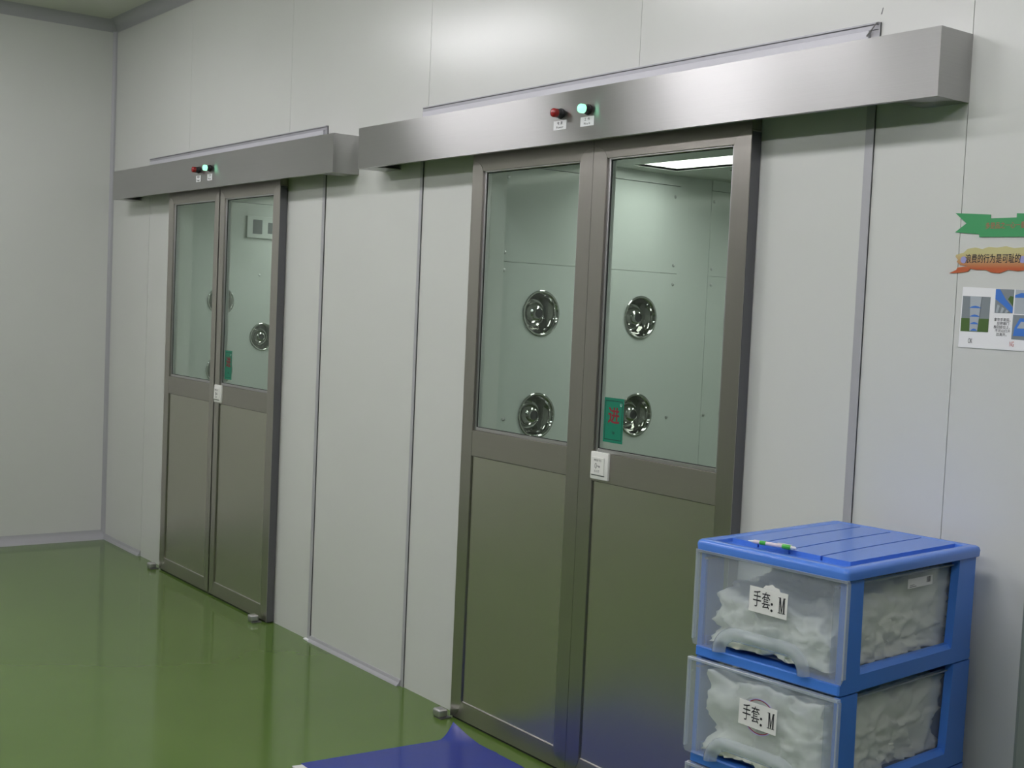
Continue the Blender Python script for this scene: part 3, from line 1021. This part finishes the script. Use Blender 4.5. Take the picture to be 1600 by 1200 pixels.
glove_pile('loose heap of white gloves in the top drawer of the blue cabinet', DZ[3], lambda x, y: 0.125 + 0.075 * min(1, (y + hy) / (1.2 * hy)) - 0.16 * max(0, x + 0.02) * max(0, -y / hy), 3, 6)
glove_pile('white gloves filling the second drawer of the blue cabinet', DZ[2], lambda x, y: 0.205, 5, 6, -0.010)
glove_pile('white gloves in the third drawer of the blue cabinet', DZ[1], lambda x, y: 0.19, 8, 5)

# pen lying on the lid
ca, sa = math.cos(CA), math.sin(CA)
def lidpt(x, y, z):
    return (6.0005 + x * ca - y * sa, -0.3459 + x * sa + y * ca, z)


pa = math.atan2(0.019, 0.114)
pen = thing('pen', 'slim pale ballpoint pen with green end lying on the blue lid', 'pen', lidpt(-0.044, -0.2075, 1.0432), CA + pa)
L = 0.0585
obj('barrel', lathe(bmesh.new(), [(0.0032, -L + 0.012), (0.0043, -L + 0.014), (0.0046, L - 0.034), (0.0044, L - 0.033)], 14, 'x', (0, 0, 0.0048)), 'pen_barrel', pen, smooth=40)
obj('tip', lathe(bmesh.new(), [(0.0005, -L - 0.002), (0.0012, -L), (0.0034, -L + 0.012)], 14, 'x', (0, 0, 0.0048)), 'white_plastic', pen, smooth=40)
obj('grip', lathe(bmesh.new(), [(0.0044, L - 0.033), (0.0056, L - 0.031), (0.0058, L - 0.016), (0.0045, L - 0.012)], 14, 'x', (0, 0, 0.0048)), 'pen_green', pen, smooth=40, label='green end of the pen')
obj('band', lathe(bmesh.new(), [(0.0047, -0.030), (0.0049, -0.029), (0.0049, -0.016), (0.0047, -0.015)], 14, 'x', (0, 0, 0.0048)), 'pen_green', pen, smooth=40)
obj('push_cap', lathe(bmesh.new(), [(0.0040, L - 0.012), (0.0034, L - 0.003), (0.0015, L)], 14, 'x', (0, 0, 0.0048)), 'white_plastic', pen, smooth=40)
obj('clip', bx(L - 0.045, L - 0.010, -0.0015, 0.0015, 0.0098, 0.0110), 'white_plastic', pen)

# ------------------------------------------------------------------ sticky floor mat in front of the near door
mt = thing('sticky_mat', 'blue plastic sticky mat on the floor before the near door', 'mat', (4.75, -0.45, 0))
MX0, MX1, MY0, MY1 = 4.205 - 4.75, 5.34 - 4.75, -0.760 + 0.45, -0.130 + 0.45
b = bmesh.new()
NX, NY = 56, 34
grid = []
for top in (0, 1):
    gg = []
    for i in range(NX + 1):
        row = []
        for j in range(NY + 1):
            u, v = i / NX, j / NY
            x, yv = MX0 + (MX1 - MX0) * u, MY0 + (MY1 - MY0) * v
            # left edge tapers outwards to the curled far corner
            cdist = math.hypot(u * 1.135, (1 - v) * 0.63)
            lift = 0.0
            if cdist < 0.10:
                q = (0.10 - cdist) / 0.10
                x -= 0.075 * q ** 1.3
                yv += 0.004 * q
                lift = 0.030 * q ** 1.5
            if u < 0.02:
                x -= 0.045 * (1 - v) ** 1.0
            elif u < 0.2:
                x -= 0.045 * (1 - v) * (1 - (u - 0.02) / 0.18)
            edge = max(0.0, 1 - (1 - v) / 0.08)
            lift += 0.003 * edge * abs(noise.noise(Vector((u * 26, v * 6, 0.3)))) + 0.0012 * abs(noise.noise(Vector((u * 9, v * 7, 2.1))))
            row.append(b.verts.new((x, yv, 0.0042 + lift + (0.0008 if top else 0.0))))
        gg.append(row)
    grid.append(gg)
lo, hi = grid
for i in range(NX):
    for j in range(NY):
        b.faces.new((hi[i][j], hi[i + 1][j], hi[i + 1][j + 1], hi[i][j + 1]))
        b.faces.new((lo[i][j], lo[i][j + 1], lo[i + 1][j + 1], lo[i + 1][j]))
for i in range(NX):
    b.faces.new((lo[i][0], lo[i + 1][0], hi[i + 1][0], hi[i][0]))
    b.faces.new((lo[i][NY], hi[i][NY], hi[i + 1][NY], lo[i + 1][NY]))
for j in range(NY):
    b.faces.new((lo[0][j], hi[0][j], hi[0][j + 1], lo[0][j + 1]))
    b.faces.new((lo[NX][j], lo[NX][j + 1], hi[NX][j + 1], hi[NX][j]))
obj('film_sheet', b, 'blue_film', mt, smooth=40)
obj('base_sheet', pr([(MX0 - 0.040, MY0 - 0.035), (MX1 - 0.02, MY0 - 0.035), (MX1 - 0.02, MY1 - 0.06), (MX0 + 0.03, MY1 - 0.06)], 0.0, 0.0040, 'xy'), 'mat_base', mt, label='white base sheet under the blue film')

# ------------------------------------------------------------------ papers on the wall
t = thing('paper_banner', 'green paper ribbon banner with red characters on the wall', 'sign', (6.015, 0, 1.772))
bo = [(6.015, 1.834), (6.112, 1.827), (6.112, 1.818), (6.180, 1.818), (6.180, 1.828), (6.282, 1.822), (6.250, 1.801), (6.282, 1.779), (6.216, 1.776), (6.216, 1.772), (6.084, 1.774), (6.084, 1.781), (6.017, 1.787), (6.047, 1.808)]
obj('ribbon', pr([(x - 6.015, z - 1.772) for x, z in bo], -0.0022, -0.0012), 'green_paper', t)
text_mesh('lettering', '\u591a\u662f\u54c1\u4e4b\u4e00\u5fc3\u4e00\u610f', 0.0165, 'red_faded', t, (0.137, -0.0025, 0.0275), sx=0.80)

t = thing('cloud_sign', 'yellow and orange cloud-shaped paper slogan on the wall', 'sign', (6.008, 0, 1.687))
co = [(6.008, 1.687), (6.027, 1.695), (6.030, 1.701), (6.058, 1.704), (6.037, 1.707), (6.027, 1.715), (6.030, 1.720), (6.023, 1.727), (6.024, 1.732), (6.045, 1.737), (6.055, 1.746), (6.076, 1.749), (6.095, 1.745), (6.112, 1.750), (6.134, 1.748), (6.158, 1.751), (6.179, 1.746), (6.204, 1.748),
      (6.222, 1.742), (6.236, 1.736), (6.240, 1.722), (6.236, 1.708), (6.222, 1.698), (6.208, 1.694), (6.192, 1.692), (6.167, 1.695), (6.145, 1.687), (6.122, 1.689), (6.108, 1.695), (6.082, 1.695), (6.066, 1.698), (6.059, 1.691), (6.038, 1.688)]
cl = obj('cloud', pr([(x - 6.008, z - 1.687) for x, z in co], -0.0022, -0.0012), 'cloud_print', t)
text_mesh('lettering', '\u6d6a\u8d39\u7684\u884c\u4e3a\u662f\u53ef\u803b\u7684', 0.0235, 'ink', t, (0.1165, -0.0025, 0.0335), sx=0.70, bold=0.0002)
for x in (6.046, 6.203):
    obj('round_dot', pr(circle(x - 6.008, 0.0325, 0.0085, 20), -0.0026, -0.0022), 'lilac', t)

t = thing('instruction_poster', 'white paper poster with drawer photos and OK NG captions', 'poster', (6.046, 0, 1.506))
PX, PZ = 6.046, 1.506
obj('sheet', pr([(0.0, 0.001), (0.213, -0.001), (0.205, 0.141), (0.003, 0.148)], -0.0022, -0.0012), 'paper', t)


def patch(nm, pts, m, parent, lvl=0):
    return obj(nm, pr([(x - PX, z - PZ) for x, z in pts], -0.0026 - 0.0004 * lvl, -0.0022 - 0.0004 * lvl), m, parent)


p = patch('photo_print', [(6.050, 1.546), (6.125, 1.546), (6.126, 1.630), (6.051, 1.632)], 'print_grey', t)
patch('photo_detail', [(6.050, 1.5461), (6.125, 1.5461), (6.125, 1.578), (6.050, 1.578)], 'print_green', p, 1)
patch('photo_detail', [(6.075, 1.547), (6.096, 1.547), (6.103, 1.630), (6.072, 1.631)], 'print_white', p, 2)
for zc, wd in ((1.605, 0.017), (1.584, 0.014), (1.566, 0.012), (1.550, 0.010)):
    patch('photo_detail', [(6.087 - wd, zc - 0.002), (6.087 + wd, zc - 0.002), (6.087 + wd * 0.5, zc + 0.002), (6.087, zc + 0.0035), (6.087 - wd * 0.5, zc + 0.002)], 'print_blue', p, 3)
p = patch('photo_print', [(6.139, 1.593), (6.186, 1.593), (6.187, 1.649), (6.139, 1.650)], 'print_grey', t)
patch('photo_detail', [(6.139, 1.626), (6.160, 1.612), (6.182, 1.594), (6.186, 1.594), (6.186, 1.606), (6.166, 1.626), (6.150, 1.649), (6.139, 1.649)], 'print_blue', p, 1)
patch('photo_detail', [(6.172, 1.626), (6.186, 1.610), (6.186, 1.632), (6.178, 1.634)], 'print_green', p, 1)
for k in range(3):
    x = 6.142 + 0.012 * k
    z = 1.610 - 0.006 * k
    patch('photo_detail', [(x, 1.5935), (x + 0.006, 1.5935), (x + 0.010, z), (x + 0.004, z + 0.003)], 'print_white', p, 2)
p = patch('photo_print', [(6.190, 1.592), (6.242, 1.591), (6.241, 1.647), (6.190, 1.649)], 'print_white', t)
patch('photo_detail', [(6.190, 1.630), (6.241, 1.630), (6.241, 1.640), (6.205, 1.641), (6.190, 1.636)], 'print_blue', p, 1)
p = patch('photo_print', [(6.187, 1.532), (6.245, 1.530), (6.244, 1.589), (6.188, 1.590)], 'print_grey', t)
patch('photo_detail', [(6.191, 1.540), (6.240, 1.540), (6.240, 1.582), (6.206, 1.582), (6.194, 1.560)], 'print_blue', p, 1)
patch('photo_detail', [(6.200, 1.558), (6.236, 1.558), (6.236, 1.572), (6.210, 1.574)], 'print_white', p, 2)
for k, s in enumerate(('\u62ff\u5b8c\u624b\u5957\u540e\uff0c', '\u5e94\u628a\u7bb1\u95e8', '\u63a8\u56de\u539f\u4f4d\u4e0a\uff0c', '\u4e0d\u53ef\u4ee5\u6253\u5f00', '\u540e\u79bb\u5f00\u3002')):
    text_mesh('lettering', s, 0.0085, 'ink', t, (6.163 - PX, -0.0025, 1.5765 - 0.0088 * k - PZ), sx=0.95)
text_mesh('lettering', 'OK', 0.017, 'ink', t, (6.078 - PX, -0.0025, 1.523 - PZ), sx=0.45)
text_mesh('lettering', 'NG', 0.017, 'red_faded', t, (6.189 - PX, -0.0025, 1.520 - PZ), sx=0.45)

# ------------------------------------------------------------------ grey steel cabinet at the right edge
t = thing('steel_cabinet', 'grey steel cabinet edge at the right end of the wall', 'cabinet', (6.433, 0, 0))
SH = 1.12
obj('body', bx(0.0, 0.9, -0.29, -0.003, 0.0, SH, bev=0.002), 'steel_cabinet', t)
for x0, x1 in ((0.012, 0.447), (0.453, 0.888)):
    d = obj('door', bx(x0, x1, -0.302, -0.2905, 0.06, SH - 0.012, bev=0.002), 'steel_cabinet', t)
    hxp = x1 - 0.03 if x0 < 0.2 else x0 + 0.03
    obj('handle', bx(hxp - 0.006, hxp + 0.006, -0.322, -0.302, 0.62, 0.76, bev=0.003), 'steel_bead', d)
